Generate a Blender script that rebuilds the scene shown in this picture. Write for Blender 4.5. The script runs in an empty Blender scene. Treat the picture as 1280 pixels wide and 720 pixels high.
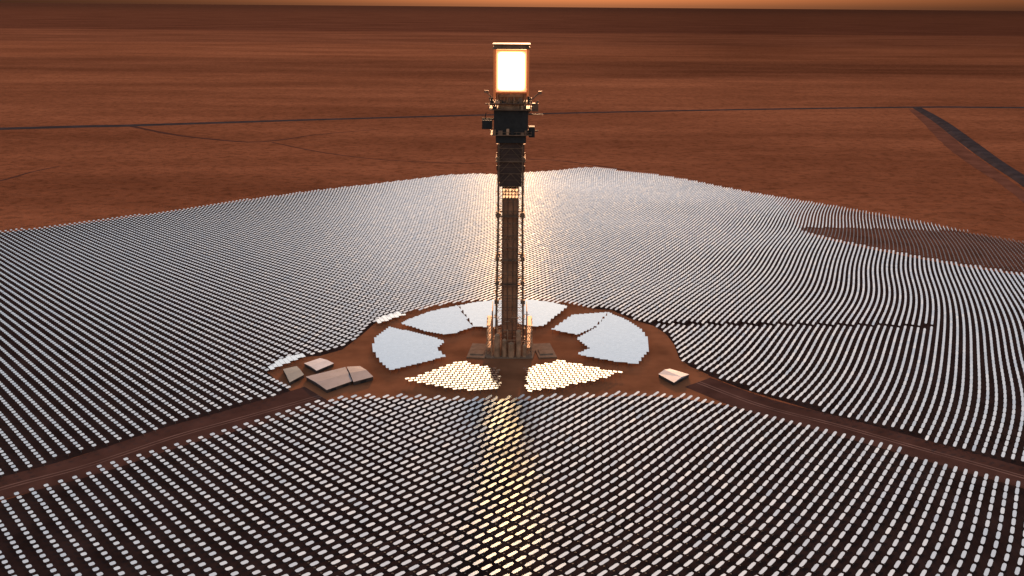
import bpy, bmesh, math, random
import numpy as np
from mathutils import Vector, Matrix, noise

random.seed(7); rng = np.random.default_rng(7)
R = math.radians
scene = bpy.context.scene
COL = scene.collection

# ------------------------------------------------------------------ survey
# The photograph's ground outlines are surveyed once onto the flat desert floor (z = 0).
F, PITCH, ROLL, CAMH = 1200.0, math.atan(353.5 / 1200.0), R(0.45), 156.0
def g(x, y, z=0.0):
    u, v = x - 640.0, y - 360.0
    uu = u * math.cos(ROLL) + v * math.sin(ROLL); vv = -u * math.sin(ROLL) + v * math.cos(ROLL)
    d = (uu, F * math.cos(PITCH) - vv * math.sin(PITCH), -F * math.sin(PITCH) - vv * math.cos(PITCH))
    t = (z - CAMH) / d[2]
    return (d[0] * t, d[1] * t)
def gp(pts, ox=0, oy=0, zoom=1.0, z=0.0): return [g(ox + x / zoom, oy + y / zoom, z) for x, y in pts]

# ------------------------------------------------------------------ materials
def mat(name, col=(.5, .5, .5), rough=.8, metal=0.0, emit=None, estr=0.0, noise_amt=0.0, nscale=1.0, bump=0.0):
    m = bpy.data.materials.new(name); m.use_nodes = True
    nt = m.node_tree; b = nt.nodes['Principled BSDF']
    if rough > .8: b.inputs['Specular IOR Level'].default_value = 0
    b.inputs['Base Color'].default_value = (*col, 1); b.inputs['Roughness'].default_value = rough
    b.inputs['Metallic'].default_value = metal
    if emit: b.inputs['Emission Color'].default_value = (*emit, 1); b.inputs['Emission Strength'].default_value = estr
    if noise_amt > 0:
        tc = nt.nodes.new('ShaderNodeTexCoord'); n = nt.nodes.new('ShaderNodeTexNoise')
        n.inputs['Scale'].default_value = nscale; n.inputs['Detail'].default_value = 6
        mp = nt.nodes.new('ShaderNodeMapRange'); mp.inputs['From Min'].default_value = .3; mp.inputs['From Max'].default_value = .7
        mp.inputs['To Min'].default_value = 1 - noise_amt; mp.inputs['To Max'].default_value = 1 + noise_amt
        mx = nt.nodes.new('ShaderNodeVectorMath'); mx.operation = 'SCALE'; mx.inputs[0].default_value = col
        nt.links.new(tc.outputs['Object'], n.inputs['Vector']); nt.links.new(n.outputs['Fac'], mp.inputs['Value'])
        nt.links.new(mp.outputs['Result'], mx.inputs['Scale']); nt.links.new(mx.outputs['Vector'], b.inputs['Base Color'])
        if bump > 0:
            bp = nt.nodes.new('ShaderNodeBump'); bp.inputs['Strength'].default_value = bump
            nt.links.new(n.outputs['Fac'], bp.inputs['Height']); nt.links.new(bp.outputs['Normal'], b.inputs['Normal'])
    return m

def ground_material():
    m = bpy.data.materials.new('desert_soil'); m.use_nodes = True
    nt = m.node_tree; N = nt.nodes; L = nt.links; b = N['Principled BSDF']; b.inputs['Roughness'].default_value = 1
    b.inputs['Specular IOR Level'].default_value = 0
    geo = N.new('ShaderNodeNewGeometry')
    def nz(scale, sx=1, sy=1, det=6, rough=.55, off=0):
        mp = N.new('ShaderNodeMapping'); mp.inputs['Scale'].default_value = (sx, sy, 1); mp.inputs['Location'].default_value = (off, off, 0)
        L.new(geo.outputs['Position'], mp.inputs['Vector'])
        n = N.new('ShaderNodeTexNoise'); n.inputs['Scale'].default_value = scale; n.inputs['Detail'].default_value = det; n.inputs['Roughness'].default_value = rough
        L.new(mp.outputs['Vector'], n.inputs['Vector']); return n.outputs['Fac']
    def ramp(fac, a, c, p0, p1):
        r = N.new('ShaderNodeValToRGB'); r.color_ramp.elements[0].position = p0; r.color_ramp.elements[1].position = p1
        r.color_ramp.elements[0].color = (*a, 1); r.color_ramp.elements[1].color = (*c, 1); L.new(fac, r.inputs['Fac']); return r.outputs['Color']
    def mul(a, c, f=1.0):
        x = N.new('ShaderNodeMix'); x.data_type = 'RGBA'; x.blend_type = 'MULTIPLY'; x.inputs['Factor'].default_value = f
        L.new(a, x.inputs['A']); L.new(c, x.inputs['B']); return x.outputs['Result']
    base = ramp(nz(.0016, 1, 2.4, 5), (.27, .098, .050), (.38, .142, .073), .36, .66)
    fine = ramp(nz(.03, 1, 1, 8, .65, 50), (.78, .76, .74), (1.15, 1.15, 1.15), .3, .7)
    scrub = ramp(nz(.11, 1, 1, 4, .7, 90), (.55, .55, .52), (1, 1, 1), .40, .50)
    # broad bands of darker and lighter ground far out
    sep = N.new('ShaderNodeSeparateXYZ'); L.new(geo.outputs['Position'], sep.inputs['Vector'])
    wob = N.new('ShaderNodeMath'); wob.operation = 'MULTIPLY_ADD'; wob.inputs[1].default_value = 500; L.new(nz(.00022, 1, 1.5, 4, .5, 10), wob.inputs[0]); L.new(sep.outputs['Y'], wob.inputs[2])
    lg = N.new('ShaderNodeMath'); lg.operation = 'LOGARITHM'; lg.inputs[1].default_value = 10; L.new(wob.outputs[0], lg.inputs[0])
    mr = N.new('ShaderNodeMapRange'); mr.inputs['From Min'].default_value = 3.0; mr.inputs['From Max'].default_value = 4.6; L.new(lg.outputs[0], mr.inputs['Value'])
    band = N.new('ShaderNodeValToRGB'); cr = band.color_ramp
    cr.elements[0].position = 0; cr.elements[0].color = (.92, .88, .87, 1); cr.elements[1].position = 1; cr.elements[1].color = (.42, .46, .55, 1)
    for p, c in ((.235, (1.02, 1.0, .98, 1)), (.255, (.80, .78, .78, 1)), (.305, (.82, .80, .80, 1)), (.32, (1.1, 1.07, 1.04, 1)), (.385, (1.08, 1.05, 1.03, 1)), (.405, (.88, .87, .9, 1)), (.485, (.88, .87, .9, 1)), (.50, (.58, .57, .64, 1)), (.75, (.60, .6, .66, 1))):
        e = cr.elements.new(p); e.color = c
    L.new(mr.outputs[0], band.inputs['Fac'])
    div = N.new('ShaderNodeMath'); div.operation = 'DIVIDE'; L.new(sep.outputs['X'], div.inputs[0]); L.new(sep.outputs['Y'], div.inputs[1])
    east = N.new('ShaderNodeMapRange'); east.inputs['From Min'].default_value = -.02; east.inputs['From Max'].default_value = .22; L.new(div.outputs[0], east.inputs['Value'])
    lg2 = N.new('ShaderNodeMath'); lg2.operation = 'LOGARITHM'; lg2.inputs[1].default_value = 10; wb2 = N.new('ShaderNodeMath'); wb2.operation = 'MULTIPLY_ADD'; wb2.inputs[1].default_value = 900
    L.new(nz(.0006, 1, 1.2, 5, .6, 70), wb2.inputs[0]); L.new(sep.outputs['Y'], wb2.inputs[2]); L.new(wb2.outputs[0], lg2.inputs[0])
    b2 = N.new('ShaderNodeMapRange'); b2.inputs['From Min'].default_value = 3.42; b2.inputs['From Max'].default_value = 3.46; b2.inputs['To Min'].default_value = 1; b2.inputs['To Max'].default_value = .70; L.new(lg2.outputs[0], b2.inputs['Value'])
    plain = N.new('ShaderNodeMix'); plain.data_type = 'FLOAT'; plain.inputs['A'].default_value = 1; L.new(east.outputs[0], plain.inputs['Factor']); L.new(b2.outputs[0], plain.inputs['B'])
    plc = N.new('ShaderNodeCombineColor'); [L.new(plain.outputs['Result'], plc.inputs[i]) for i in range(3)]
    streak = ramp(nz(.0045, .35, 2.2, 6, .6, 33), (.86, .84, .82), (1.12, 1.10, 1.08), .35, .65)
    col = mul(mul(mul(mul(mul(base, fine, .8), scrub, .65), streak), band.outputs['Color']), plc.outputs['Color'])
    L.new(col, b.inputs['Base Color'])
    bp = N.new('ShaderNodeBump'); bp.inputs['Strength'].default_value = .7; bp.inputs['Distance'].default_value = 2.0
    L.new(nz(.06, 1, 1, 8, .7, 20), bp.inputs['Height']); L.new(bp.outputs['Normal'], b.inputs['Normal'])
    return m

def mirror_material(name, tint, rough, dust):
    m = bpy.data.materials.new(name); m.use_nodes = True
    nt = m.node_tree; N = nt.nodes; L = nt.links; N.remove(N['Principled BSDF'])
    b = N.new('ShaderNodeBsdfAnisotropic'); b.distribution = 'BECKMANN'
    b.inputs['Color'].default_value = (*tint, 1); b.inputs['Roughness'].default_value = rough
    d = N.new('ShaderNodeBsdfDiffuse'); d.inputs['Color'].default_value = (.62, .60, .58, 1)
    geo = N.new('ShaderNodeNewGeometry'); mp = N.new('ShaderNodeMapRange')
    mp.inputs['To Min'].default_value = dust * .6; mp.inputs['To Max'].default_value = dust * 1.4
    L.new(geo.outputs['Random Per Island'], mp.inputs['Value'])
    mx = N.new('ShaderNodeMixShader'); L.new(mp.outputs['Result'], mx.inputs['Fac'])
    L.new(b.outputs['BSDF'], mx.inputs[1]); L.new(d.outputs['BSDF'], mx.inputs[2]); L.new(mx.outputs['Shader'], N['Material Output'].inputs['Surface'])
    return m

M = dict(
    ground=ground_material(),
    fieldsoil=mat('dark_soil_row_shade', (.040, .024, .022), .95, noise_amt=.35, nscale=.08),  # dark soil, its colour lowered further for the mirrors' shade between rows
    cleared=mat('cleared_brown_soil', (.15, .062, .040), .95, noise_amt=.3, nscale=.05),
    yard=mat('bare_red_earth', (.27, .105, .052), .95, noise_amt=.3, nscale=.06, bump=.3),
    road=mat('dirt_road', (.095, .045, .036), .95, noise_amt=.25, nscale=.09),
    rut=mat('pale_wheel_tracks', (.20, .11, .09), .95, noise_amt=.3, nscale=.1),
    asphalt=mat('old_asphalt', (.062, .048, .050), .85, noise_amt=.3, nscale=.05),
    trackm=mat('worn_dark_track', (.105, .045, .034), .95, noise_amt=.25, nscale=.05),
    road_shade=mat('road_shade_brown', (.175, .07, .046), .95, noise_amt=.3, nscale=.05),
    mirror=mirror_material('dusty_mirror', (.93, .885, .85), .25, .12),
    bare=mat('bare_panel_frames', (.40, .29, .25), .7),
    disc=mirror_material('clean_mirror', (.90, .96, .98), .13, .10),
    post=mat('galvanised_post', (.16, .15, .15), .6, .4),
    steel=mat('dark_weathered_steel', (.26, .155, .10), .6, .5, noise_amt=.35, nscale=.4),
    shaft=mat('rust_brown_shaft', (.46, .20, .10), .7, noise_amt=.3, nscale=.18),
    darkclad=mat('dark_brown_cladding', (.07, .035, .025), .7, noise_amt=.35, nscale=.25),
    steel2=mat('rusty_steel_core', (.52, .30, .18), .6, .3, noise_amt=.45, nscale=.35),
    black=mat('soot_black_cladding', (.022, .019, .018), .7, noise_amt=.4, nscale=.5),
    concrete=mat('tower_pad_concrete', (.30, .19, .13), .85, noise_amt=.2, nscale=.3),
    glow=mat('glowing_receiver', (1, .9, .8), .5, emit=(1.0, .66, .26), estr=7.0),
    frameglow=mat('frame_added_glow', (.35, .14, .06), .6, emit=(1.0, .22, .05), estr=.16),  # weak emission stands in for the receiver's light falling on the frame
    warm=mat('heat_stained_shield', (.42, .17, .07), .6, .2, noise_amt=.3, nscale=.4),
    roofw=mat('pale_metal_roof', (.52, .52, .58), .55, .2, noise_amt=.12, nscale=.25),
    roofm=mat('mauve_grey_roof', (.20, .195, .24), .6, .2, noise_amt=.15, nscale=.25),
    roofg=mat('slate_blue_roof', (.15, .19, .21), .6, .2, noise_amt=.12, nscale=.25),
    wallb=mat('building_wall', (.10, .07, .06), .85, noise_amt=.2, nscale=.3),
    dark=mat('dark_opening', (.02, .02, .022), .5),
)

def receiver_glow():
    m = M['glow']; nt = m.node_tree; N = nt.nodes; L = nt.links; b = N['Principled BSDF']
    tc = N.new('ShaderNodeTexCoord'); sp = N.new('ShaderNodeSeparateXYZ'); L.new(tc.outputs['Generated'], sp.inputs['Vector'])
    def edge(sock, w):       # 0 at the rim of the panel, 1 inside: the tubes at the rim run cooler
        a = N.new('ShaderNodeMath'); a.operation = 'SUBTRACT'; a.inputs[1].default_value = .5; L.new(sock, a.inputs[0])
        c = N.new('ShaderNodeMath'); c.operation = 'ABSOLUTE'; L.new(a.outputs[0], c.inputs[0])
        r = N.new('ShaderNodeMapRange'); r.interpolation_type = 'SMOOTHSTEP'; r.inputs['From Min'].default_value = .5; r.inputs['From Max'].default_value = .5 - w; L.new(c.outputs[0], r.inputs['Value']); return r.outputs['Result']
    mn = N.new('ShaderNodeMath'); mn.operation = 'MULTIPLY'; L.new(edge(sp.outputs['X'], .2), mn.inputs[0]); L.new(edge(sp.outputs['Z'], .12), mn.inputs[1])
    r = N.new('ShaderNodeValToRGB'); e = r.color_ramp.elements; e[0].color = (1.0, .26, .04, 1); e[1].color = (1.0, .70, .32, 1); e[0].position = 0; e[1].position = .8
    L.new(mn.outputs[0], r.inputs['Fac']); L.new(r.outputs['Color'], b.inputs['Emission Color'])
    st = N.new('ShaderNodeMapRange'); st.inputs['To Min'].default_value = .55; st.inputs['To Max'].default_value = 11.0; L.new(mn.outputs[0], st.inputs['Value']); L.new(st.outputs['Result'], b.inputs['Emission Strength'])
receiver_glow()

# ------------------------------------------------------------------ helpers
def tag(o, label=None, cat=None, group=None, kind=None):
    if label: o['label'] = label
    if cat: o['category'] = cat
    if group: o['group'] = group
    if kind: o['kind'] = kind
    return o
def empty(name, loc=(0, 0, 0), rz=0.0):
    o = bpy.data.objects.new(name, None); COL.objects.link(o); o.location = loc; o.rotation_euler = (0, 0, rz); o.empty_display_size = 1
    return o
class MB:
    def __init__(s): s.v = []; s.f = []
    def quadbox(s, c8):
        n = len(s.v); s.v += [tuple(p) for p in c8]
        s.f += [tuple(n + i for i in q) for q in ((0, 3, 2, 1), (4, 5, 6, 7), (0, 1, 5, 4), (1, 2, 6, 5), (2, 3, 7, 6), (3, 0, 4, 7))]
    def box(s, x0, x1, y0, y1, z0, z1):
        s.quadbox([(x0, y0, z0), (x1, y0, z0), (x1, y1, z0), (x0, y1, z0), (x0, y0, z1), (x1, y0, z1), (x1, y1, z1), (x0, y1, z1)])
    def bar(s, a, b, w, h=None):
        a = Vector(a); b = Vector(b); h = h or w; d = (b - a).normalized()
        up = Vector((0, 0, 1)) if abs(d.z) < .95 else Vector((0, 1, 0))
        x = d.cross(up).normalized() * w / 2; y = x.cross(d).normalized() * h / 2
        s.quadbox([a - x - y, a + x - y, b + x - y, b - x - y, a - x + y, a + x + y, b + x + y, b - x + y])
    def tube(s, a, b, r, r2=None, n=10):
        a = Vector(a); b = Vector(b); r2 = r if r2 is None else r2; d = (b - a).normalized()
        up = Vector((0, 0, 1)) if abs(d.z) < .95 else Vector((0, 1, 0)); x = d.cross(up).normalized(); y = x.cross(d)
        k = len(s.v)
        for i in range(n):
            t = 2 * math.pi * i / n; o = x * math.cos(t) + y * math.sin(t)
            s.v.append(tuple(a + o * r)); s.v.append(tuple(b + o * r2))
        for i in range(n):
            j = (i + 1) % n; s.f.append((k + 2 * i, k + 2 * j, k + 2 * j + 1, k + 2 * i + 1))
        s.f.append(tuple(k + 2 * i for i in range(n))[::-1]); s.f.append(tuple(k + 2 * i + 1 for i in range(n)))
    def prism(s, poly, z0, z1):
        k = len(s.v); n = len(poly)
        s.v += [(x, y, z0) for x, y in poly] + [(x, y, z1) for x, y in poly]
        s.f += [tuple(range(k + n - 1, k - 1, -1)), tuple(range(k + n, k + 2 * n))]
        s.f += [(k + i, k + (i + 1) % n, k + n + (i + 1) % n, k + n + i) for i in range(n)]
    def build(s, name, m, parent=None):
        me = bpy.data.meshes.new(name); me.from_pydata(s.v, [], s.f); me.update()
        bm = bmesh.new(); bm.from_mesh(me); bmesh.ops.recalc_face_normals(bm, faces=bm.faces); bm.to_mesh(me); bm.free()
        me.materials.append(m); o = bpy.data.objects.new(name, me); COL.objects.link(o)
        if parent: o.parent = parent
        return o

def in_poly(X, Y, poly):
    ins = np.zeros(X.shape, bool); n = len(poly)
    for i in range(n):
        x1, y1 = poly[i]; x2, y2 = poly[(i + 1) % n]
        c = (y1 > Y) != (y2 > Y)
        with np.errstate(divide='ignore', invalid='ignore'):
            ins ^= c & (X < (x2 - x1) * (Y - y1) / (y2 - y1 + 1e-12) + x1)
    return ins

def sheet(name, poly, z, m, kind='structure'):
    """a flat sheet of ground from an outline (triangulated)"""
    bm = bmesh.new(); vs = [bm.verts.new((x, y, z)) for x, y in poly]; f = bm.faces.new(vs)
    bmesh.ops.triangulate(bm, faces=[f]); bmesh.ops.recalc_face_normals(bm, faces=bm.faces)
    for f in bm.faces:
        if f.normal.z < 0: f.normal_flip()
    me = bpy.data.meshes.new(name); bm.to_mesh(me); bm.free(); me.materials.append(m)
    o = bpy.data.objects.new(name, me); COL.objects.link(o); o['kind'] = kind
    return o

def smooth_line(pts, n=8):
    """Catmull-Rom"""
    P = [np.array(p, float) for p in pts]; P = [2 * P[0] - P[1]] + P + [2 * P[-1] - P[-2]]; out = []
    for i in range(1, len(P) - 2):
        for k in range(n):
            t = k / n; a, b, c, d = P[i - 1], P[i], P[i + 1], P[i + 2]
            out.append(.5 * ((2 * b) + (-a + c) * t + (2 * a - 5 * b + 4 * c - d) * t * t + (-a + 3 * b - 3 * c + d) * t ** 3))
    out.append(P[-2]); return out

def strip(name, pts, widths, z, m, crown=0.0, kind='structure', parent=None, n=8, jitter=0.0):
    line = smooth_line(pts, n); W = smooth_line([(w, 0) for w in widths], n)
    v = []; f = []
    for i, p in enumerate(line):
        a = line[max(0, i - 1)]; b = line[min(len(line) - 1, i + 1)]; d = (b - a) / (np.hypot(*(b - a)) + 1e-9); nn = np.array([-d[1], d[0]])
        w = W[i][0] / 2 * (1 + jitter * (random.random() - .5))
        if crown > 0:
            prof = ((-1.0, .02 - z), (-.55, crown), (.55, crown), (1.0, .02 - z))
        else:
            prof = ((-1, 0), (1, 0))
        for s, dz in prof: q = p + nn * w * s; v.append((q[0], q[1], z + dz))
    k = 4 if crown > 0 else 2
    for i in range(len(line) - 1):
        for j in range(k - 1): f.append((i * k + j, i * k + j + 1, (i + 1) * k + j + 1, (i + 1) * k + j))
    me = bpy.data.meshes.new(name); me.from_pydata(v, [], f); me.update(); me.materials.append(m)
    o = bpy.data.objects.new(name, me); COL.objects.link(o)
    if parent: o.parent = parent
    else: o['kind'] = kind
    return o

# ------------------------------------------------------------------ ground
v = []; f = []
ys = [-1500, 0, 1200, 3000, 8000, 20000, 50000, 100000]
xs = [-100000, -40000, -8000, -2000, 0, 2000, 8000, 40000, 100000]
for y in ys:
    for x in xs: v.append((x, y, 0))
for j in range(len(ys) - 1):
    for i in range(len(xs) - 1): a = j * len(xs) + i; f.append((a, a + 1, a + 1 + len(xs), a + len(xs)))
me = bpy.data.meshes.new('desert_ground'); me.from_pydata(v, [], f); me.update(); me.materials.append(M['ground'])
o = bpy.data.objects.new('desert_ground', me); COL.objects.link(o); o['kind'] = 'structure'

# outlines (surveyed)
far_edge = gp([(-260, 332), (-120, 309), (0, 291), (60, 285), (125, 277), (200, 267), (281, 254.5), (340, 247), (392, 240), (483, 230), (560, 220.5), (590, 219), (624, 220), (657, 217.5), (701, 214.5), (723, 211.5), (746, 211), (779, 215.5), (818, 220), (862, 227), (907, 236.5)])
east_edge = gp([(907, 236.5), (965, 248), (985, 268), (1004, 292), (1034, 299.5), (1084, 310.5), (1134, 320.5), (1190, 331), (1280, 345), (1400, 368), (1560, 400)])
lroad_up = gp([(372, 489), (329, 502), (301, 509), (260, 521), (217, 534), (108, 567), (42, 587), (0, 599), (-160, 648)])
lroad_lo = gp([(-160, 676), (4, 626), (52, 611), (213, 559), (387, 506), (430, 499)])
rroad_lo = gp([(850, 497), (905, 506), (963, 521), (994, 530), (1090, 557), (1180, 583), (1270, 608), (1440, 656)])
rroad_up = gp([(1440, 630), (1280, 586), (1245, 577), (1190, 561), (1106, 537), (1004, 509), (927, 486), (885, 469), (862, 459)])
dim_poly = gp([(907, 237.5), (996, 252), (1051, 261), (1107, 271), (1162, 281), (1218, 293), (1273, 303), (1400, 326), (1560, 354), (1560, 398), (1400, 366), (1280, 343), (1190, 329), (1134, 318.5), (1084, 308.5), (1034, 297.5), (980, 287), (950, 262)])
west_end = [(-560, 470), (-480, 130)]
upper = (far_edge + east_edge[1:] + [(470, 250)] + rroad_up +
         gp([(849, 449), (843, 432), (832, 418), (816, 408), (792, 401), (765, 389), (741, 387), (715, 384), (690, 380), (640, 378), (600, 379), (560, 383), (520, 391), (497, 398), (470, 404), (452, 420), (428, 438), (400, 446), (384, 447), (352, 457), (334, 466), (366, 490)]) + lroad_up[1:])
lower = lroad_lo + gp([(480, 497), (520, 498.5), (570, 500), (620, 500.5), (680, 499), (740, 496), (800, 494), (850, 497)]) + rroad_lo[1:] + [(300, 150), (150, 90), (-150, 90), (-330, 150)]
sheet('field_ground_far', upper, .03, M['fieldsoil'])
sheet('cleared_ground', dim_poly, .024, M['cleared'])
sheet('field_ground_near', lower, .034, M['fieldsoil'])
# ring of bare earth round the tower with the two service roads
yard_poly = gp([(366, 491), (334, 466), (352, 456), (384, 446), (400, 445), (428, 437), (452, 419), (470, 403), (497, 395), (520, 385), (560, 376), (600, 373), (640, 370), (690, 373), (715, 377), (741, 386), (765, 388), (792, 400), (816, 407), (832, 417), (843, 431), (849, 448), (862, 458), (885, 468), (905, 507), (850, 498), (800, 495), (740, 497), (680, 500), (620, 501.5), (570, 501), (520, 499.5), (480, 498), (430, 500), (387, 507), (372, 489.5)])
sheet('tower_yard', yard_poly, .05, M['yard'])
la = gp([(400, 495), (300, 523), (217, 546), (108, 582), (0, 611), (-160, 661)]); strip('service_road', la, [26, 21, 20, 18, 17, 16], .066, M['road'])
ra = gp([(872, 478), (950, 507), (1050, 533), (1150, 561), (1280, 597), (1440, 643)]); strip('service_road', ra, [17, 18, 18, 18, 17, 16], .066, M['road'])
for line, off in ((la, .3), (ra, .2)):
    for s in (-1, 1):
        pts = []
        for i, p in enumerate(line):
            a = np.array(line[max(0, i - 1)]); b = np.array(line[min(len(line) - 1, i + 1)]); d = (b - a) / np.hypot(*(b - a)); nn = np.array([-d[1], d[0]])
            pts.append(tuple(np.array(p) + nn * (off + s * .95)))
        strip('wheel_track', pts, [.75, .6, .7, .6, .7, .6], .082, M['rut'], jitter=.5)
# far roads across the plain
strip('highway', [(-1500, 930), g(0, 161), g(160, 157), g(400, 149.5), g(640, 143), g(900, 137.5), g(1150, 134), g(1280, 134.5), (1500, 1640)], [26, 26, 24, 17, 15, 16, 20, 24, 24], .12, M['asphalt'], n=10)
strip('raised_road', [g(1146, 135), g(1175, 152), g(1210, 178), g(1243, 202), g(1280, 226), g(1330, 262)], [14, 19, 20, 18, 17, 17], .14, M['asphalt'], crown=2.2)
strip('road_shade', [g(1140, 137), g(1163, 155), g(1192, 182), g(1224, 206), g(1262, 232), g(1300, 262)], [10, 18, 20, 18, 14, 12], .10, M['road_shade'], jitter=.15)  # flat strip in a darker brown, painting the shaded side of the raised road
strip('track', gp([(160, 157), (215, 168), (265, 174), (310, 177.5), (350, 175), (400, 168), (470, 162)]), [8, 7, 7, 6, 5, 3, 2], .10, M['trackm'], jitter=.3)
strip('track', gp([(-60, 237), (0, 226), (40, 215), (74, 208)]), [5, 4, 3, 2], .10, M['trackm'], jitter=.3)
strip('track', gp([(340, 178), (400, 190), (470, 199), (540, 203), (600, 205)]), [3, 2.5, 2.2, 2, 1.6], .09, M['trackm'], jitter=.3)
strip('track', gp([(660, 199), (700, 201), (760, 209), (783, 213)]), [2.5, 2.5, 2.5, 2], .09, M['trackm'], jitter=.3)

# ------------------------------------------------------------------ heliostat lattice
# lattice fields p (across the western rows) and q (across the eastern rows) are smooth functions of the
# ground; the bearings were surveyed at these points: (x, y, bearing of the eastern rows in degrees)
SV = [(220, 434, 66), (230, 464, 68.5), (239, 434, 66), (243, 462, 70), (199, 429, 65), (184, 371, 63), (199, 371, 62.5), (207, 390, 67), (198, 350, 62), (168, 348, 60),
      (242, 517, 69), (274, 531, 71), (293, 547, 72), (228, 554, 69), (198, 532, 67), (172, 528, 65), (129, 365, 57), (139, 358, 59), (145, 348, 59), (155, 388, 62),
      (124, 588, 63), (154, 562, 65), (92, 396, 55), (114, 416, 60), (129, 432, 62), (60, 533, 58.5), (92, 526, 61), (92, 327, 51), (46, 341, 49), (154, 269, 58),
      (122, 265, 56.5), (106, 255, 55), (70, 267, 48), (-12, 240, 43.5), (-227, 428, 43), (-224, 398, 43), (-214, 456, 42.5), (-174, 318, 43), (-153, 389, 44), (-172, 517, 47),
      (-91, 521, 50), (-256, 618, 45), (-135, 256, 41), (-104, 338, 41), (-86, 258, 41.5), (-400, 400, 42), (-350, 250, 41), (0, 700, 58), (100, 850, 63), (300, 700, 72),
      (-150, 750, 50), (0, 130, 44), (-200, 130, 41), (200, 130, 58), (400, 300, 66), (420, 500, 75), (-500, 350, 41)]
def terms(X, Y, D=4):
    x = X / 300.0; y = (Y - 400) / 300.0; T = []; TX = []; TY = []
    for i in range(D + 1):
        for j in range(D + 1 - i):
            if i + j == 0: continue
            T.append(x ** i * y ** j)
            TX.append((i * x ** (i - 1) if i else 0 * x) * y ** j / 300.0); TY.append(x ** i * (j * y ** (j - 1) if j else 0 * y) / 300.0)
    return np.array(T).T, np.array(TX).T, np.array(TY).T
sx = np.array([s[0] for s in SV], float); sy = np.array([s[1] for s in SV], float); th = np.radians([s[2] for s in SV])
_, TX, TY = terms(sx, sy)
def fit(nx, ny, wdir):     # gradient along (nx, ny), length about 1
    tx, ty = -ny, nx
    A = np.concatenate([(TX * tx[:, None] + TY * ty[:, None]) * wdir[:, None], (TX * nx[:, None] + TY * ny[:, None]) * .35])
    b = np.concatenate([np.zeros(len(nx)), np.full(len(nx), .35)])
    n = TX.shape[1]; A = np.concatenate([A, np.eye(n) * 1e-5]); b = np.concatenate([b, np.zeros(n)])
    return np.linalg.lstsq(A, b, rcond=None)[0]
wl = np.where(sx < 0, 3.0, 1.0); wr = np.where(sx < 0, 1.0, 3.0)
cp = fit(np.cos(th), np.sin(th), wl); cq = fit(-np.sin(th), np.cos(th), wr)
PP, PQ = 4.6, 2.9
def fields(X, Y):
    T, A, B = terms(X, Y)
    p = T @ cp; px = A @ cp; py = B @ cp; q = T @ cq; qx = A @ cq; qy = B @ cq
    # gentle waver of the rows, strongest in the east
    for (ax, ay, ph, am) in ((.050, .020, 1.0, .30), (.019, .040, 2.2, .75), (-.030, .075, .4, .18)):
        e = 1 / (1 + np.exp(-(X - 30) / 60.0)); a = am * (.25 + e)
        s = np.sin(ax * X + ay * Y + ph); c = np.cos(ax * X + ay * Y + ph)
        q = q + a * s; qx = qx + a * c * ax; qy = qy + a * c * ay
        p = p + .4 * a * c; px = px - .4 * a * s * ax; py = py - .4 * a * s * ay
    return p / PP, px / PP, py / PP, q / PQ, qx / PQ, qy / PQ
gx, gy = np.meshgrid(np.arange(-600, 520, 1.7), np.arange(60, 1000, 1.7)); X = gx.ravel(); Y = gy.ravel()
seen_l = np.array(g(-220, 500)); 
keep = (np.abs(X) < 60 + .60 * Y + 40)
X, Y = X[keep], Y[keep]
p, px, py, q, qx, qy = fields(X, Y); I = np.rint(p); J = np.rint(q)
for _ in range(4):
    p, px, py, q, qx, qy = fields(X, Y); det = px * qy - py * qx; dp = I - p; dq = J - q
    dx = (dp * qy - dq * py) / det; dy = (dq * px - dp * qx) / det; m_ = np.maximum(1, np.hypot(dx, dy) / 4); X = X + dx / m_; Y = Y + dy / m_
p, px, py, q, qx, qy = fields(X, Y)
ok = (np.abs(p - I) < .02) & (np.abs(q - J) < .02)
X, Y, I, J = X[ok], Y[ok], I[ok], J[ok]
_, first = np.unique((I.astype(np.int64) + 5000) * 100000 + (J.astype(np.int64) + 5000), return_index=True)
X, Y = X[first], Y[first]; p, px, py, q, qx, qy = fields(X, Y)
sp = 1 / np.hypot(px, py); sq = 1 / np.hypot(qx, qy)           # real spacing of the rows here
ang = np.arctan2(-qx, qy)                                       # bearing of the eastern rows
def d_to(poly_line, X, Y):
    d = np.full(X.shape, 1e9)
    for (x1, y1), (x2, y2) in zip(poly_line[:-1], poly_line[1:]):
        t = np.clip(((X - x1) * (x2 - x1) + (Y - y1) * (y2 - y1)) / ((x2 - x1) ** 2 + (y2 - y1) ** 2), 0, 1)
        d = np.minimum(d, np.hypot(X - x1 - t * (x2 - x1), Y - y1 - t * (y2 - y1)))
    return d
gap = gp([(812, 407.5), (940, 408.5), (1060, 409.5), (1165, 411)])
in_up = in_poly(X, Y, upper) & (d_to(gap, X, Y) > 2.3); in_lo = in_poly(X, Y, lower)
dimgap = gp([(1035, 287), (1120, 289), (1200, 292), (1280, 300)])
in_dim_all = in_poly(X, Y, dim_poly) & ~in_up
_gx = np.interp(X / np.maximum(Y, 1), [q[0] / q[1] for q in dimgap], [q[1] for q in dimgap]) ; fade_band = in_dim_all & (Y > _gx + 1.5)
in_dim = in_dim_all & ~fade_band & (np.abs(Y - _gx) > 1.5) & (X > 205)
sel = (in_up | in_lo | in_dim | fade_band)
X, Y, ang, sp, sq, in_dim, fade_band = X[sel], Y[sel], ang[sel], sp[sel], sq[sel], in_dim[sel], fade_band[sel]
fk = np.where(fade_band, np.interp(X, [205, 240, 275, 330], [1.0, .72, .45, .22]), 1.0)
n = len(X); print('heliostats', n)
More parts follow.
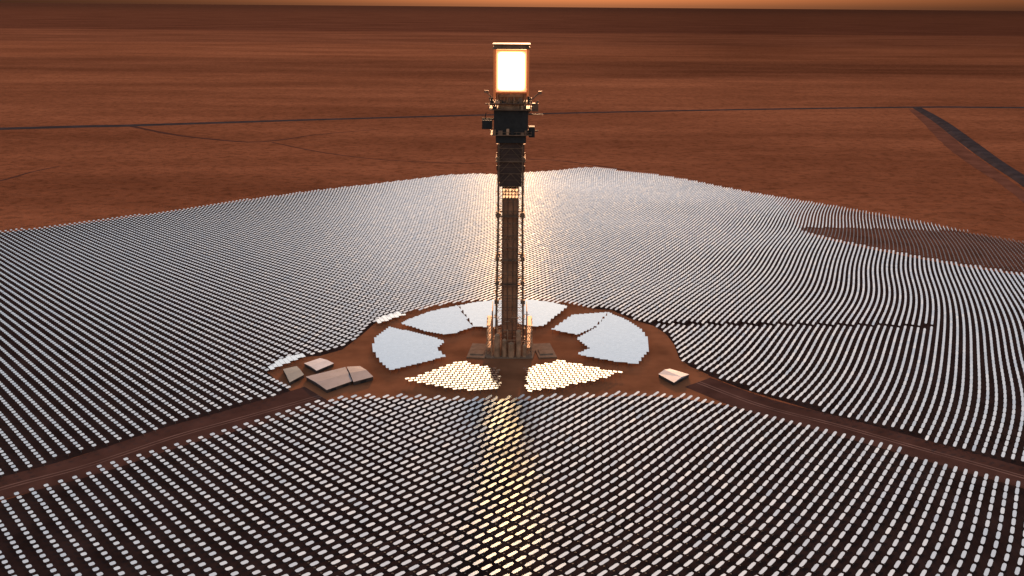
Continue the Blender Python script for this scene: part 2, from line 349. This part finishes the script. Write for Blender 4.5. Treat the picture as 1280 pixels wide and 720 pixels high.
# panel size: nearly square panels in the west, long ones in the east
e = 1 / (1 + np.exp(-(X + .10 * (Y - 300) + 55) / 28.0))
Lh = np.where(in_dim, .55, 1.0) * (np.minimum((1.36 + 2.85 * e), sp * .94)) / 2
Wh = fk * np.where(in_dim, .55, 1.0) * (np.minimum((1.74 - .62 * e), sq * .68)) / 2
# attitude: panels lie back almost flat, leaning a little towards the open field
tow = np.array([-1.0, 426.0]); ddx = X - tow[0]; ddy = Y - tow[1]; rr = np.hypot(ddx, ddy)
near_c = np.exp(-((X + 5) / 12.0) ** 2) * np.clip((Y - 250) / 90.0, 0, 1) * (Y < 400)
sheen = np.exp(-((X / np.maximum(Y, 1) + .004) / .048) ** 2) * (Y > 430)
Eaim = R(38.5) - R(12.5) * sheen + (np.arctan2(130.0, 426 - np.minimum(Y, 400)) - R(38.5)) * near_c      # those in front of the tower look up at the receiver
lean = (Eaim - np.arctan(CAMH / Y)) / 2                # positive: face the camera side
tilt_y = -np.sin(lean) + rng.normal(0, .013, n); tilt_x = -.03 * np.tanh(ddx / 200.0) + rng.normal(0, .013, n)
nrm = np.stack([tilt_x, tilt_y, np.sqrt(1 - tilt_x ** 2 - tilt_y ** 2)], 1)
a = np.stack([np.cos(ang), np.sin(ang), np.zeros(n)], 1); a -= nrm * (a * nrm).sum(1)[:, None]; a /= np.linalg.norm(a, axis=1)[:, None]
b = np.cross(nrm, a); Hc = np.full(n, 1.55) + rng.normal(0, .03, n)
C = np.stack([X, Y, Hc], 1)
# which show largest in the picture
def project(P):
    cp_, sp_ = math.cos(PITCH), math.sin(PITCH)
    fx = P[:, 0]; fy = P[:, 1]; fz = P[:, 2] - CAMH
    depth = fy * cp_ - fz * sp_; up = fy * sp_ + fz * cp_
    return 640 + F * fx / depth, 360 - F * up / depth, depth
U, V, Dp = project(C)
vis = (U > 2) & (U < 1278) & (V > 0) & (V < 717)
vd = C - np.array([0, 0, CAMH]); dist = np.linalg.norm(vd, axis=1); cosv = -(vd * nrm).sum(1) / dist
area = np.where(vis, Lh * Wh * cosv / dist ** 2, 0)
big = np.argsort(-area)[:300]; isbig = np.zeros(n, bool); isbig[big] = True
SHAPE = [(-1, -.60), (-.62, -1), (.62, -1), (1, -.60), (1, .60), (.62, 1), (-.62, 1), (-1, .60)]   # clipped corners
def mass_mesh(name, idx, mat_panel, mat_post, parent=None, kind='stuff', posts=True):
    k = len(idx); o8 = np.array(SHAPE); c = C[idx][:, None]; A = (a[idx] * Lh[idx][:, None])[:, None]; B = (b[idx] * Wh[idx][:, None])[:, None]; N = nrm[idx][:, None]
    top = c + A * o8[None, :, :1] + B * o8[None, :, 1:]; bot = top - N * .07
    post_r = .09; sq_ = np.array([(-1, -1), (1, -1), (1, 1), (-1, 1)]) * post_r
    pt = np.concatenate([np.broadcast_to(sq_, (k, 4, 2)) + C[idx][:, None, :2], np.broadcast_to((C[idx][:, 2] - .10)[:, None, None], (k, 4, 1))], 2)
    pb = pt.copy(); pb[:, :, 2] = 0
    V_ = np.concatenate([top, bot, pt, pb], 1).reshape(-1, 3)      # 24 per heliostat
    faces = [list(range(8)), list(range(15, 7, -1))] + [[i, 8 + i, 8 + (i + 1) % 8, (i + 1) % 8] for i in range(8)] + [[16 + i, 20 + i, 20 + (i + 1) % 4, 16 + (i + 1) % 4] for i in range(4)]
    flat = np.array([i for fc in faces for i in fc]); lens = np.array([len(fc) for fc in faces]); mi = np.array([0] * 10 + [1] * 4)
    mi[1] = 1
    loops = (flat[None] + (np.arange(k) * 24)[:, None]).ravel(); tot = np.tile(lens, k); start = np.concatenate([[0], np.cumsum(tot)[:-1]])
    me = bpy.data.meshes.new(name); me.vertices.add(len(V_)); me.vertices.foreach_set('co', V_.ravel().astype(np.float32))
    me.loops.add(len(loops)); me.loops.foreach_set('vertex_index', loops.astype(np.int32))
    me.polygons.add(len(tot)); me.polygons.foreach_set('loop_start', start.astype(np.int32)); me.polygons.foreach_set('loop_total', tot.astype(np.int32))
    me.polygons.foreach_set('material_index', np.tile(mi, k).astype(np.int32)); me.polygons.foreach_set('use_smooth', np.zeros(len(tot), bool)); me.update(calc_edges=True); me.validate()
    me.materials.append(mat_panel); me.materials.append(mat_post)
    o = bpy.data.objects.new(name, me); COL.objects.link(o)
    if parent: o.parent = parent
    return o
main = np.where(~isbig & ~in_dim)[0]; dim = np.where(in_dim)[0]
tag(mass_mesh('heliostat_field', main, M['mirror'], M['post']), 'dense rows of small bright mirrors covering the square field out to the desert', 'heliostat field', kind='stuff')
tag(mass_mesh('bare_heliostat_rows', dim, M['bare'], M['post']), 'thin dull brownish rows of unfinished heliostats at the outer desert edge', 'heliostat rows', kind='stuff')

def proto_heliostat():
    root = empty('heliostat')
    m = MB(); k = 8
    m.v = [(x, y, 0) for x, y in SHAPE] + [(x, y, -.07) for x, y in SHAPE]
    m.f = [tuple(range(8)), tuple(range(15, 7, -1))] + [(i, 8 + i, 8 + (i + 1) % 8, (i + 1) % 8) for i in range(8)]
    panel = m.build('mirror_panel', M['mirror'], root)
    p_ = MB(); p_.tube((0, 0, 0), (0, 0, 1.46), .10, .08, 8); p_.box(-.22, .22, -.22, .22, 0, .10); post = p_.build('post', M['post'], root)
    d_ = MB(); d_.box(-.16, .16, -.14, .14, 1.18, 1.44); drive = d_.build('drive_unit', M['post'], root)
    return root, panel, post, drive
root0, panel0, post0, drive0 = proto_heliostat()
LAB = 'small white mirror panel on a thin post in the nearest rows along the bottom'
for t, i in enumerate(big):
    if t == 0: r_, pa = root0, panel0
    else:
        r_ = root0.copy(); COL.objects.link(r_); pa = panel0.copy(); COL.objects.link(pa); pa.parent = r_
        for s_ in (post0, drive0): c_ = s_.copy(); COL.objects.link(c_); c_.parent = r_
    tag(r_, LAB, 'heliostat', 'heliostats in the nearest rows')
    r_.location = (X[i], Y[i], 0)
    rot = Matrix((a[i], b[i], nrm[i])).transposed().to_4x4()
    pa.matrix_local = Matrix.Translation((0, 0, Hc[i])) @ rot @ Matrix.Diagonal((Lh[i], Wh[i], 1, 1))

# ------------------------------------------------------------------ the ring of mirror arrays round the tower
def array(poly, pitch, size, tilt, ang0, label, mat_=None, hgt=2.0):
    cx = sum(q[0] for q in poly) / len(poly); cy = sum(q[1] for q in poly) / len(poly)
    root = empty('mirror_array', (cx, cy, 0)); tag(root, label, 'mirror array', 'mirror arrays round the tower')
    xs_ = [q[0] for q in poly]; ys_ = [q[1] for q in poly]; r_ = max(max(xs_) - min(xs_), max(ys_) - min(ys_))
    k = int(r_ / pitch[0]) + 3; l = int(r_ / pitch[1]) + 3; ca, sa = math.cos(ang0), math.sin(ang0)
    ii, jj = np.meshgrid(np.arange(-k, k + 1), np.arange(-l, l + 1)); ii = ii.ravel(); jj = jj.ravel()
    ux = ii * pitch[0] + (jj % 2) * pitch[0] * .5 * (pitch[0] > size[0] * 1.15); uy = jj * pitch[1]
    x = cx + ux * ca - uy * sa; y = cy + ux * sa + uy * ca; ins = in_poly(x, y, poly); x, y = x[ins], y[ins]
    nn = len(x); tx, ty = tilt
    nv = np.stack([tx + rng.normal(0, .002, nn), ty + rng.normal(0, .002, nn), np.ones(nn)], 1); nv /= np.linalg.norm(nv, axis=1)[:, None]
    A = np.stack([np.full(nn, ca), np.full(nn, sa), np.zeros(nn)], 1); A -= nv * (A * nv).sum(1)[:, None]; A /= np.linalg.norm(A, axis=1)[:, None]; B = np.cross(nv, A)
    mm = MB(); fr = MB()
    z0 = hgt
    for i in range(nn):
        c = np.array([x[i] - cx, y[i] - cy, z0]); hx = A[i] * size[0] / 2; hy = B[i] * size[1] / 2; t = nv[i] * .06
        mm.quadbox([c - hx - hy - t, c + hx - hy - t, c + hx + hy - t, c - hx + hy - t, c - hx - hy, c + hx - hy, c + hx + hy, c - hx + hy])
        
        if size[0] > 1.5 or i % 5 == 0: fr.bar((c[0], c[1], 0), (c[0], c[1], z0 - .15), .16)
    mm.build('mirror_facets', mat_ or M['disc'], root); fr.build('support_posts', M['post'], root)['kind'] = 'stuff'
    return root
def dz(pts): return gp(pts, 440, 360, 3.2, z=2.0)
T1 = (0.02, -.20)
array(dz([(150, 155), (250, 178), (370, 210), (340, 243), (372, 272), (260, 303), (150, 328), (110, 290), (80, 240), (95, 195)]), (1.25, 1.25), (1.245, 1.245), (.04, -.17), R(10), 'pale blue fan of mirrors on the far west side of the tower yard')
array(dz([(195, 140), (245, 118), (300, 98), (365, 82), (422, 70), (482, 155), (415, 178), (370, 186), (290, 170)]), (1.25, 1.25), (1.245, 1.245), (.03, -.17), R(20), 'wedge of smooth mirrors behind the blue west fan, notched at its tip')
array(dz([(428, 70), (500, 56), (560, 49), (640, 46), (640, 130), (570, 155), (488, 154)]), (1.25, 1.25), (1.245, 1.245), (.0, -.15), R(5), 'smooth mirror wedge close behind the tower foot on its west side')
array(dz([(648, 46), (720, 48), (790, 56), (862, 72), (765, 152), (700, 150), (648, 135)]), (1.25, 1.25), (1.245, 1.245), (.0, -.15), R(-8), 'smooth mirror wedge behind the tower foot ending at the bare diagonal strip')
array(dz([(800, 165), (880, 108), (1000, 98), (1022, 98), (968, 158), (900, 185)]), (1.25, 1.25), (1.245, 1.245), (-.02, -.17), R(-12), 'small pointed mirror wedge joined to the large east fan')
array(dz([(1026, 98), (1100, 128), (1160, 168), (1188, 212), (1185, 250), (1142, 302), (1060, 294), (900, 264), (950, 240), (900, 202), (974, 160)]), (1.25, 1.25), (1.245, 1.245), (-.05, -.17), R(-6), 'largest pale blue mirror fan filling the east side of the yard')
array(dz([(208, 366), (320, 327), (432, 291), (510, 306), (592, 322), (592, 408), (480, 408), (400, 402), (300, 386)]), (2.3, 2.5), (1.75, 1.7), (-.09, .03), R(12), 'dotted mirror wedge on the near side of the tower, west of the central path')
array(dz([(690, 318), (760, 303), (830, 289), (950, 312), (1076, 335), (1010, 358), (940, 376), (830, 398), (700, 412)]), (2.3, 2.5), (1.75, 1.7), (.09, .02), R(-12), 'dotted mirror wedge on the near side of the tower, east of the central path')
# two rough bright strips of panels on the west rim of the yard
array(gp([(468, 404), (478, 399), (500, 393.5), (506, 397), (490, 402), (474, 407)]), (2.1, 2.1), (1.9, 1.9), (0, -.11), R(20), 'short bright strip of mirrors on the rim beside the western rows', hgt=1.6)
array(gp([(335, 462), (352, 453), (378, 445), (383, 448), (360, 457), (340, 466)]), (2.1, 2.1), (1.9, 1.9), (0, -.11), R(30), 'narrow strip of mirrors behind the slate blue shed', hgt=1.6)

# ------------------------------------------------------------------ the tower
TX0, TY0 = -1.0, 426.0
def zpx(y): return CAMH - (TY0 - 0) * math.tan(PITCH + math.atan((y - 360) / F))
tw = empty('solar_tower', (TX0, TY0, 0)); tag(tw, 'tall steel lattice tower with a glowing white receiver at its top', 'tower')
HW = 5.25; ZT = zpx(172)
def half(z): return HW + 1.0 * max(0, 1 - z / 60.0)
levels = [0.6]; 
while levels[-1] < ZT - 3: levels.append(levels[-1] + 5.6)
levels[-1] = ZT
for sx_ in (-1, 1):
    for sy_ in (-1, 1):
        m = MB()
        for z0, z1 in zip(levels[:-1], levels[1:]): m.bar((sx_ * half(z0), sy_ * half(z0), z0), (sx_ * half(z1), sy_ * half(z1), z1), .42)
        m.build('leg', M['steel'], tw)
for face in range(4):
    m = MB(); ca, sa = math.cos(face * math.pi / 2), math.sin(face * math.pi / 2)
    def fp(u, h, z): x, y = u, -h; return (x * ca - y * sa, x * sa + y * ca, z)
    for z0, z1 in zip(levels[:-1], levels[1:]):
        h0, h1 = half(z0), half(z1)
        m.bar(fp(-h1, h1, z1), fp(h1, h1, z1), .24)
        m.bar(fp(-h0, h0, z0), fp(0, h1, z1), .17); m.bar(fp(h0, h0, z0), fp(0, h1, z1), .17)
        zm = (z0 + z1) / 2; hm = (h0 + h1) / 2; m.bar(fp(-hm, hm, zm), fp(hm, hm, zm), .10)
        m.bar(fp(-hm, hm, zm), fp(-h1 * .5, h1, z1), .10); m.bar(fp(hm, hm, zm), fp(h1 * .5, h1, z1), .10)
    m.build('bracing', M['steel'], tw)
# inner lift and pipe shaft, cladded with a break near the sign-like openings
m = MB(); s0 = 3.75
m.box(-s0, s0, -s0, s0, .6, zpx(247)); m.build('lift_shaft', M['shaft'], tw)
m = MB(); m.box(-4.9, 4.9, -4.9, 4.9, zpx(231), ZT); m.build('cladded_shaft_top', M['darkclad'], tw)
m = MB()
for z in np.arange(zpx(246.5), zpx(231.5), 1.5): m.box(-s0, s0, -s0, s0, z, z + .22)
for u in np.linspace(-s0 + .2, s0 - .2, 6): m.bar((u, -s0 + .2, zpx(247)), (u, -s0 + .2, zpx(231)), .3); m.bar((u, s0 - .2, zpx(247)), (u, s0 - .2, zpx(231)), .3)
m.build('open_shaft_section', M['steel'], tw)
m = MB()
for z in np.arange(4, zpx(250), 5.6): 
    m.box(-s0 - .12, s0 + .12, -s0 - .14, -s0 - .002, z, z + .22)
for u in (-3.2, -1.1, 1.3, 3.1): m.tube((u, -s0 - .5, .6), (u, -s0 - .5, zpx(247)), .22, .22, 8)
m.build('riser_pipes', M['steel'], tw)
# stair zigzag on both sides
for sd in (-1, 1):
    m = MB(); k = 0; z = .8
    while z < ZT - 4:
        z2 = z + 2.9; yA, yB = ((-3.4, 3.4) if k % 2 == 0 else (3.4, -3.4)); xo = sd * (half(z) + .45)
        m.bar((xo, yA, z), (xo, yB, z2), .5, .2); m.bar((xo + sd * .45, yA, z + 1.0), (xo + sd * .45, yB, z2 + 1.0), .08)
        m.box(min(xo - .7, xo + .7), max(xo - .7, xo + .7), yB - .7, yB + .7, z2 - .1, z2 + .08)
        for q in (0, .5, 1): yy = yA + (yB - yA) * q; zz = z + (z2 - z) * q; m.bar((xo + sd * .45, yy, zz), (xo + sd * .45, yy, zz + 1.0), .07)
        if k % 7 == 0: m.box(min(xo - sd * 1.4, xo + sd * .7), max(xo - sd * 1.4, xo + sd * .7), yB - 1, yB + 1, z2 + .09, z2 + 1.9)
        z = z2; k += 1
    m.build('stair', M['steel'], tw)
# service platforms
for yp, ext in ((322, 1.2), (268, 1.3), (200, 1.3), (352, 1.0)):
    z = zpx(yp); h = half(z); m = MB(); w = h + ext
    for (x0, x1, y0, y1) in ((-w, w, -w, -h + .5), (-w, w, h - .5, w), (-w, -h + .5, -h + .5, h - .5), (h - .5, w, -h + .5, h - .5)): m.box(x0, x1, y0, y1, z, z + .35)
    for s in (-1, 1):
        for u in np.linspace(-w + .1, w - .1, 9): m.bar((u, s * (w - .1), z + .3), (u, s * (w - .1), z + 1.5), .10); m.bar((s * (w - .1), u, z + .3), (s * (w - .1), u, z + 1.5), .10)
        for zz in (.9, 1.45): m.bar((-w, s * (w - .1), z + zz), (w, s * (w - .1), z + zz), .10); m.bar((s * (w - .1), -w, z + zz), (s * (w - .1), w, z + zz), .10)
    for s in (-1, 1): m.box(s * (w - 1.0) - .7, s * (w - 1.0) + .7, -w + .3, -w + 2.0, z + .36, z + 2.1)
    m.build('platform', M['steel'], tw)
# lower steelwork: buttress frames, pipe racks and tanks crowding the foot
zb = zpx(378)
for sd, name in ((-1, 'base_frame'), (1, 'base_frame')):
    m = MB(); x0, x1 = sd * 8.0, sd * 10.4
    for yy in (-7.5, -2.5, 2.5, 7.5):
        m.bar((x0, yy, .6), (x0, yy, zb - 2), .4); m.bar((x1, yy, .6), (x1, yy, zb - 7 - abs(yy) * .5), .35)
    for k, z in enumerate(np.arange(3.6, zb, 3.6)):
        for yy in (-7.5, -2.5, 2.5, 7.5):
            if z < zb - 6: m.bar((x0, yy, z), (x1, yy, z), .28); m.bar((x0, yy, z), (x1, yy, z - 3.4), .2)
        m.bar((x0, -7.5, z), (x0, 7.5, z), .3)
        if z < zb - 9: m.bar((x1, -7.5, z), (x1, 7.5, z), .28); m.box(min(x0, x1), max(x0, x1), -7.2, 7.2, z + .16, z + .24)
    m.build(name, M['steel2'], tw)
m = MB()
for u, r_, h_ in ((-5.6, 1.3, 11), (-2.3, 1.1, 8.5), (.9, 1.5, 7), (4.2, 1.2, 13), (6.9, .9, 6)):
    m = MB(); m.tube((u, -10.2, .5), (u, -10.2, h_), r_, r_, 14); m.tube((u, -10.2, h_), (u, -10.2, h_ + .8), r_, .3, 14)
    m.build('vessel', M['steel2'], tw)
m = MB(); rr_ = random.Random(3)
for k in range(34):
    x = rr_.uniform(-9.5, 9.5); z = rr_.uniform(1, zb - 2); y = -rr_.uniform(8.3, 9.6)
    m = MB()
    if rr_.random() < .5: m.tube((x, y, .6), (x, y, z), .16, .16, 6)
    else: m.tube((x, y, z), (x + rr_.uniform(-5, 5), y, z), .14, .14, 6)
    m.build('pipe', M['steel2'], tw)
m = MB(); m.prism([(-10.8, -11.8), (10.8, -11.8), (12.4, 0), (10.8, 12), (-10.8, 12), (-12.4, 0)], .08, .6); m.build('foundation', M['concrete'], tw)
# head of the tower
z1, z2, z3 = zpx(172), zpx(141), zpx(120)
m = MB()
m.prism([(-6.6, -6.6), (6.6, -6.6), (6.6, 6.6), (-6.6, 6.6)], z1 - 1.5, z1 + 2); m.prism([(-7.4, -7.0), (7.4, -7.0), (7.4, 7.0), (-7.4, 7.0)], z1 + 2, z2 + 2.0)
m.build('machine_house', M['black'], tw)
m = MB(); m.prism([(-5.6, -5.4), (5.6, -5.4), (5.6, 5.4), (-5.6, 5.4)], z2 + 2.0, z3 - 1.2)
for u in (-6.3, -3.2, 0, 3.2, 6.3): m.bar((u, -6.2, z2 + 2), (u, -6.2, z3 - 1.2), .4); m.bar((u, 6.2, z2 + 2), (u, 6.2, z3 - 1.2), .4)
for u in (-6.3, 0): m.bar((u, -6.2, z2 + 2), (u + 3.2, -6.2, z3 - 1.2), .25); m.bar((u + 6.3, -6.2, z2 + 2), (u + 3.2, -6.2, z3 - 1.2), .25)
m.build('valve_room', M['steel2'], tw)
rq = random.Random(11)
for k in range(26):
    m = MB(); lv = rq.choice((z1 + 2.15, z2 + 2.25, z3 - 2.45)); x = rq.uniform(-8.4, 8.4); y = -rq.uniform(7.2, 8.0) if abs(x) < 7.6 else rq.uniform(-7.5, 5)
    w_ = rq.uniform(.35, 1.0); hh = rq.uniform(.7, 2.6)
    if rq.random() < .5: m.box(x - w_, x + w_, y - .4, y + .4, lv, lv + hh)
    else: m.tube((x, y, lv), (x, y, lv + hh + .6), w_ * .5, w_ * .5, 8)
    m.build('deck_equipment', rq.choice((M['steel'], M['black'], M['steel2'])), tw)
m = MB()
for z, w in ((z1 + 2, 9.0), (z2 + 2.1, 9.6), (z3 - 2.6, 9.0)):
    m.box(-w, w, -w + .8, w - .8, z - .15, z + .15)
    for s in (-1, 1):
        for u in np.linspace(-w + .1, w - .1, 12): m.bar((u, s * (w - .9), z), (u, s * (w - .9), z + 1.3), .10); m.bar((s * (w - .05), u * .9, z), (s * (w - .05), u * .9, z + 1.3), .10)
        m.bar((-w, s * (w - .9), z + 1.3), (w, s * (w - .9), z + 1.3), .12); m.bar((s * (w - .05), -w + .8, z + 1.3), (s * (w - .05), w - .8, z + 1.3), .12)
m.build('gallery', M['steel'], tw)
# hoist boxes hanging off the head
m = MB(); m.box(-12.6, -8.2, -5.0, 1.5, zpx(160), zpx(149)); m.bar((-12.8, -1, zpx(148.5)), (-6, -1, zpx(148.5)), .7); m.bar((-11.4, -1, zpx(148)), (-11.0, -1, zpx(141)), .35); m.build('hoist_box', M['black'], tw)
m = MB(); m.box(7.8, 10.4, -4.5, 1.0, zpx(170), zpx(157)); m.bar((7, -1, zpx(163)), (12, -1, zpx(163)), .5); m.build('hoist_box', M['black'], tw)
# crane jibs spreading beside the receiver
m = MB()
m.bar((7, -3, zpx(141)), (11.8, -3, zpx(125)), .7); m.bar((11.8, -3, zpx(125)), (10.0, -3, zpx(137)), .4); m.box(9.0, 11.8, -4, -1, zpx(138), zpx(128)); m.bar((7.2, -3, zpx(128)), (12.6, -3, zpx(114)), .55); m.box(11.6, 13.2, -3.6, -2.2, zpx(117), zpx(113))
m.bar((7.5, -3, zpx(142)), (14, -3, zpx(142)), .45); m.build('jib', M['steel'], tw)
m = MB()
m.bar((-7, -3, zpx(138)), (-9.6, -3, zpx(121)), .5); m.bar((-6.8, -3, zpx(126)), (-11.2, -3, zpx(113)), .5); m.box(-11.6, -9.8, -3.6, -2.2, zpx(115.5), zpx(112.5)); m.bar((-7, -3, zpx(130)), (-11.4, -3, zpx(129)), .45); m.build('jib', M['steel'], tw)
# receiver: glowing panels inside a steel frame
zr0, zr1 = zpx(114), zpx(62.5)
rc = MB(); rc.prism([(-6.6, -6.4), (6.6, -6.4), (6.6, 6.4), (-6.6, 6.4)], z3 - 1.2, zr0 + .3); rcv = rc.build('receiver', M['warm'], tw)
m = MB(); m.box(-6.5, 6.5, -6.3, 6.3, zr0 + .3, zr1); m.build('glowing_panel', M['glow'], rcv)
m = MB()
for x in (-7.25, 7.25):
    for y in (-7.0, 7.0): m.bar((x, y, z3 - 1), (x, y, zr1 + .6), .75)
for y in (-7.0, 7.0): m.bar((-7.6, y, zr0), (7.6, y, zr0), .5)
for x in (-7.25, 7.25): m.bar((x, -7, zr0), (x, 7, zr0), .5)
m.build('receiver_frame', M['frameglow'], rcv)
m = MB(); m.box(-7.9, 7.9, -7.6, 7.6, zr1 + .6, zr1 + 1.3); m.box(-7.5, 7.5, -7.2, 7.2, zr1 + 1.31, zpx(55.5)); m.box(-8.1, 8.1, -7.8, 7.8, zpx(55.5), zpx(54.3)); m.build('receiver_cap', M['steel'], rcv)
m = MB()
for u in np.linspace(-6, 6, 9): m.bar((u, -7.5, z3 - 2), (u * .96, -6.75, zr0), .35)
m.box(-5, 5, -7.6, -6.7, z3 + .2, z3 + 1.3); m.build('header_pipes', M['warm'], rcv)

# pads at the tower foot
def pad(cx, cy, w, d, rz, label):
    root = empty('equipment_pad', (cx, cy, 0), rz); tag(root, label, 'concrete pad', 'pads at the tower foot')
    m = MB(); m.box(-w / 2, w / 2, -d / 2, d / 2, .055, .45); m.build('slab', M['concrete'], root)
    m = MB()
    m.box(-w * .36, w * .36, -d * .3, d * .05, .45, .75)
    m.build('plinth', M['concrete'], root)
pad(-15.5, 424, 8.5, 19, R(-6), 'low flat brown concrete pad west of the tower foot')
pad(15.5, 425, 8.5, 19, R(8), 'low flat brown concrete pad east of the tower foot')

# ------------------------------------------------------------------ buildings
def shed(name, corners_px, h, rise, label, roofm, ridge_long=True, extras=None):
    """four roof corners as seen, height to eave h"""
    P = [np.array(g(x, y, h)) for x, y in corners_px]; c = sum(P) / 4
    root = empty(name, (c[0], c[1], 0)); tag(root, label, 'building')
    Q = [p - c for p in P]
    m = MB(); m.prism([tuple(q * .97) for q in Q], .05, h - .05); m.build('wall', M['wallb'], root)
    m = MB(); A, B, C_, D = Q
    if ridge_long: r1, r2 = (A + D) / 2, (B + C_) / 2; rows = ((A, B, r1, r2), (D, C_, r1, r2))
    else: r1, r2 = (A + B) / 2, (D + C_) / 2; rows = ((A, D, r1, r2), (B, C_, r1, r2))
    t = .18
    V0 = [(*A, h), (*B, h), (*C_, h), (*D, h), (*r1, h + rise), (*r2, h + rise)]
    if ridge_long: fs = [(0, 1, 5, 4), (3, 4, 5, 2), (0, 4, 3), (1, 2, 5)]
    else: fs = [(0, 4, 5, 3), (4, 1, 2, 5), (0, 1, 4), (3, 5, 2)]
    m.v = V0; m.f = fs + [(0, 3, 2, 1)]; roof = m.build('roof', roofm, root)
    m = MB(); d = (B - A) / np.linalg.norm(B - A)
    k = max(1, int(np.linalg.norm(B - A) / 7))
    E = [C_, D]
    dd = (D - C_); ln = np.linalg.norm(dd); dd = dd / ln; nn = np.array([-dd[1], dd[0]]); 
    if nn @ (C_ + D) < 0: nn = -nn
    for i in range(k):
        s = C_ * .97 + dd * ln * .97 * ((i + .5) / k); w = 1.4
        a0 = s - dd * w + nn * .06; b0 = s + dd * w + nn * .06; a1 = s - dd * w - nn * .1; b1 = s + dd * w - nn * .1
        m = MB(); m.prism([tuple(a0), tuple(b0), tuple(b1), tuple(a1)], .06, min(h * .7, 3.2)); m.build('roller_door', M['dark'], root)
    return root, c, Q
def z6(pts, ox, oy): return [(ox + x / 6, oy + y / 6) for x, y in pts]
shed('storage_shed', z6([(322, 368), (425, 345), (480, 410), (372, 468)], 300, 400), 1.5, .4, 'small slate blue shed at the edge of the western rows', M['roofg'])
shed('storage_shed', z6([(480, 325), (600, 285), (705, 325), (575, 380)], 300, 400), 1.5, .4, 'small pale flat roofed shed behind the large mauve hall', M['roofw'])
shed('workshop_hall', z6([(492, 425), (790, 352), (842, 458), (650, 525)], 300, 400), 1.6, .4, 'long mauve grey hall, western part of the pair by the yard', M['roofm'])
shed('workshop_hall', z6([(800, 350), (900, 345), (1000, 425), (850, 465)], 300, 400), 1.8, .6, 'squarer mauve hall abutting the long one on its east end', M['roofm'])
shed('pump_house', z6([(258, 405), (345, 365), (490, 408), (375, 470)], 780, 400), 1.5, .8, 'lone pale shed in the east of the yard beside the service road', M['roofw'], ridge_long=False)
# ------------------------------------------------------------------ light, sky, camera
SUN_EL, SUN_AZ = R(11.0), R(3.0)          # azimuth from +Y towards +X
w = bpy.data.worlds.new('World'); scene.world = w; w.use_nodes = True; nt = w.node_tree
sky = nt.nodes.new('ShaderNodeTexSky'); sky.sky_type = 'NISHITA'; sky.sun_disc = False; sky.sun_elevation = SUN_EL; sky.sun_rotation = SUN_AZ
sky.altitude = 200; sky.air_density = 1.3; sky.dust_density = 1.5; sky.ozone_density = 1.0
# painted elevation ramp multiplied onto the sky dims and reddens it near the horizon
tc = nt.nodes.new('ShaderNodeTexCoord'); sx3 = nt.nodes.new('ShaderNodeSeparateXYZ'); nt.links.new(tc.outputs['Generated'], sx3.inputs['Vector'])
dr = nt.nodes.new('ShaderNodeValToRGB'); ce = dr.color_ramp.elements
ce[0].position = 0.0; ce[0].color = (.024, .017, .034, 1); ce[1].position = .5; ce[1].color = (1.0, .85, .79, 1)
e_ = dr.color_ramp.elements.new(.06); e_.color = (.20, .11, .12, 1)
e_ = dr.color_ramp.elements.new(.26); e_.color = (.92, .76, .70, 1)
nt.links.new(sx3.outputs['Z'], dr.inputs['Fac'])
mx_ = nt.nodes.new('ShaderNodeMix'); mx_.data_type = 'RGBA'; mx_.blend_type = 'MULTIPLY'; mx_.inputs['Factor'].default_value = 1
nt.links.new(sky.outputs['Color'], mx_.inputs['A']); nt.links.new(dr.outputs['Color'], mx_.inputs['B'])
nt.links.new(mx_.outputs['Result'], nt.nodes['Background'].inputs['Color']); nt.nodes['Background'].inputs['Strength'].default_value = .15
sl = bpy.data.lights.new('sun', 'SUN'); sl.energy = 2.0; sl.angle = R(.6); sl.color = (1.0, .52, .26)
so = bpy.data.objects.new('sun', sl); COL.objects.link(so)
sd = Vector((math.sin(SUN_AZ) * math.cos(SUN_EL), math.cos(SUN_AZ) * math.cos(SUN_EL), math.sin(SUN_EL)))
so.rotation_euler = sd.to_track_quat('Z', 'Y').to_euler()
so.location = (0, 300, 400)

cam = bpy.data.cameras.new('camera'); cam.sensor_width = 36; cam.lens = F / 1280 * 36; cam.clip_start = 1; cam.clip_end = 300000
co = bpy.data.objects.new('camera', cam); COL.objects.link(co); co.location = (0, 0, CAMH)
co.rotation_mode = 'QUATERNION'
co.rotation_quaternion = (Matrix.Rotation(math.pi / 2 - PITCH, 4, 'X') @ Matrix.Rotation(ROLL, 4, 'Z')).to_quaternion()
scene.camera = co
vs = scene.view_settings; vs.view_transform = 'Standard'; vs.look = 'None'; vs.gamma = 1; vs.exposure = .8
scene.cycles.use_denoising = True
scene.cycles.max_bounces = 6
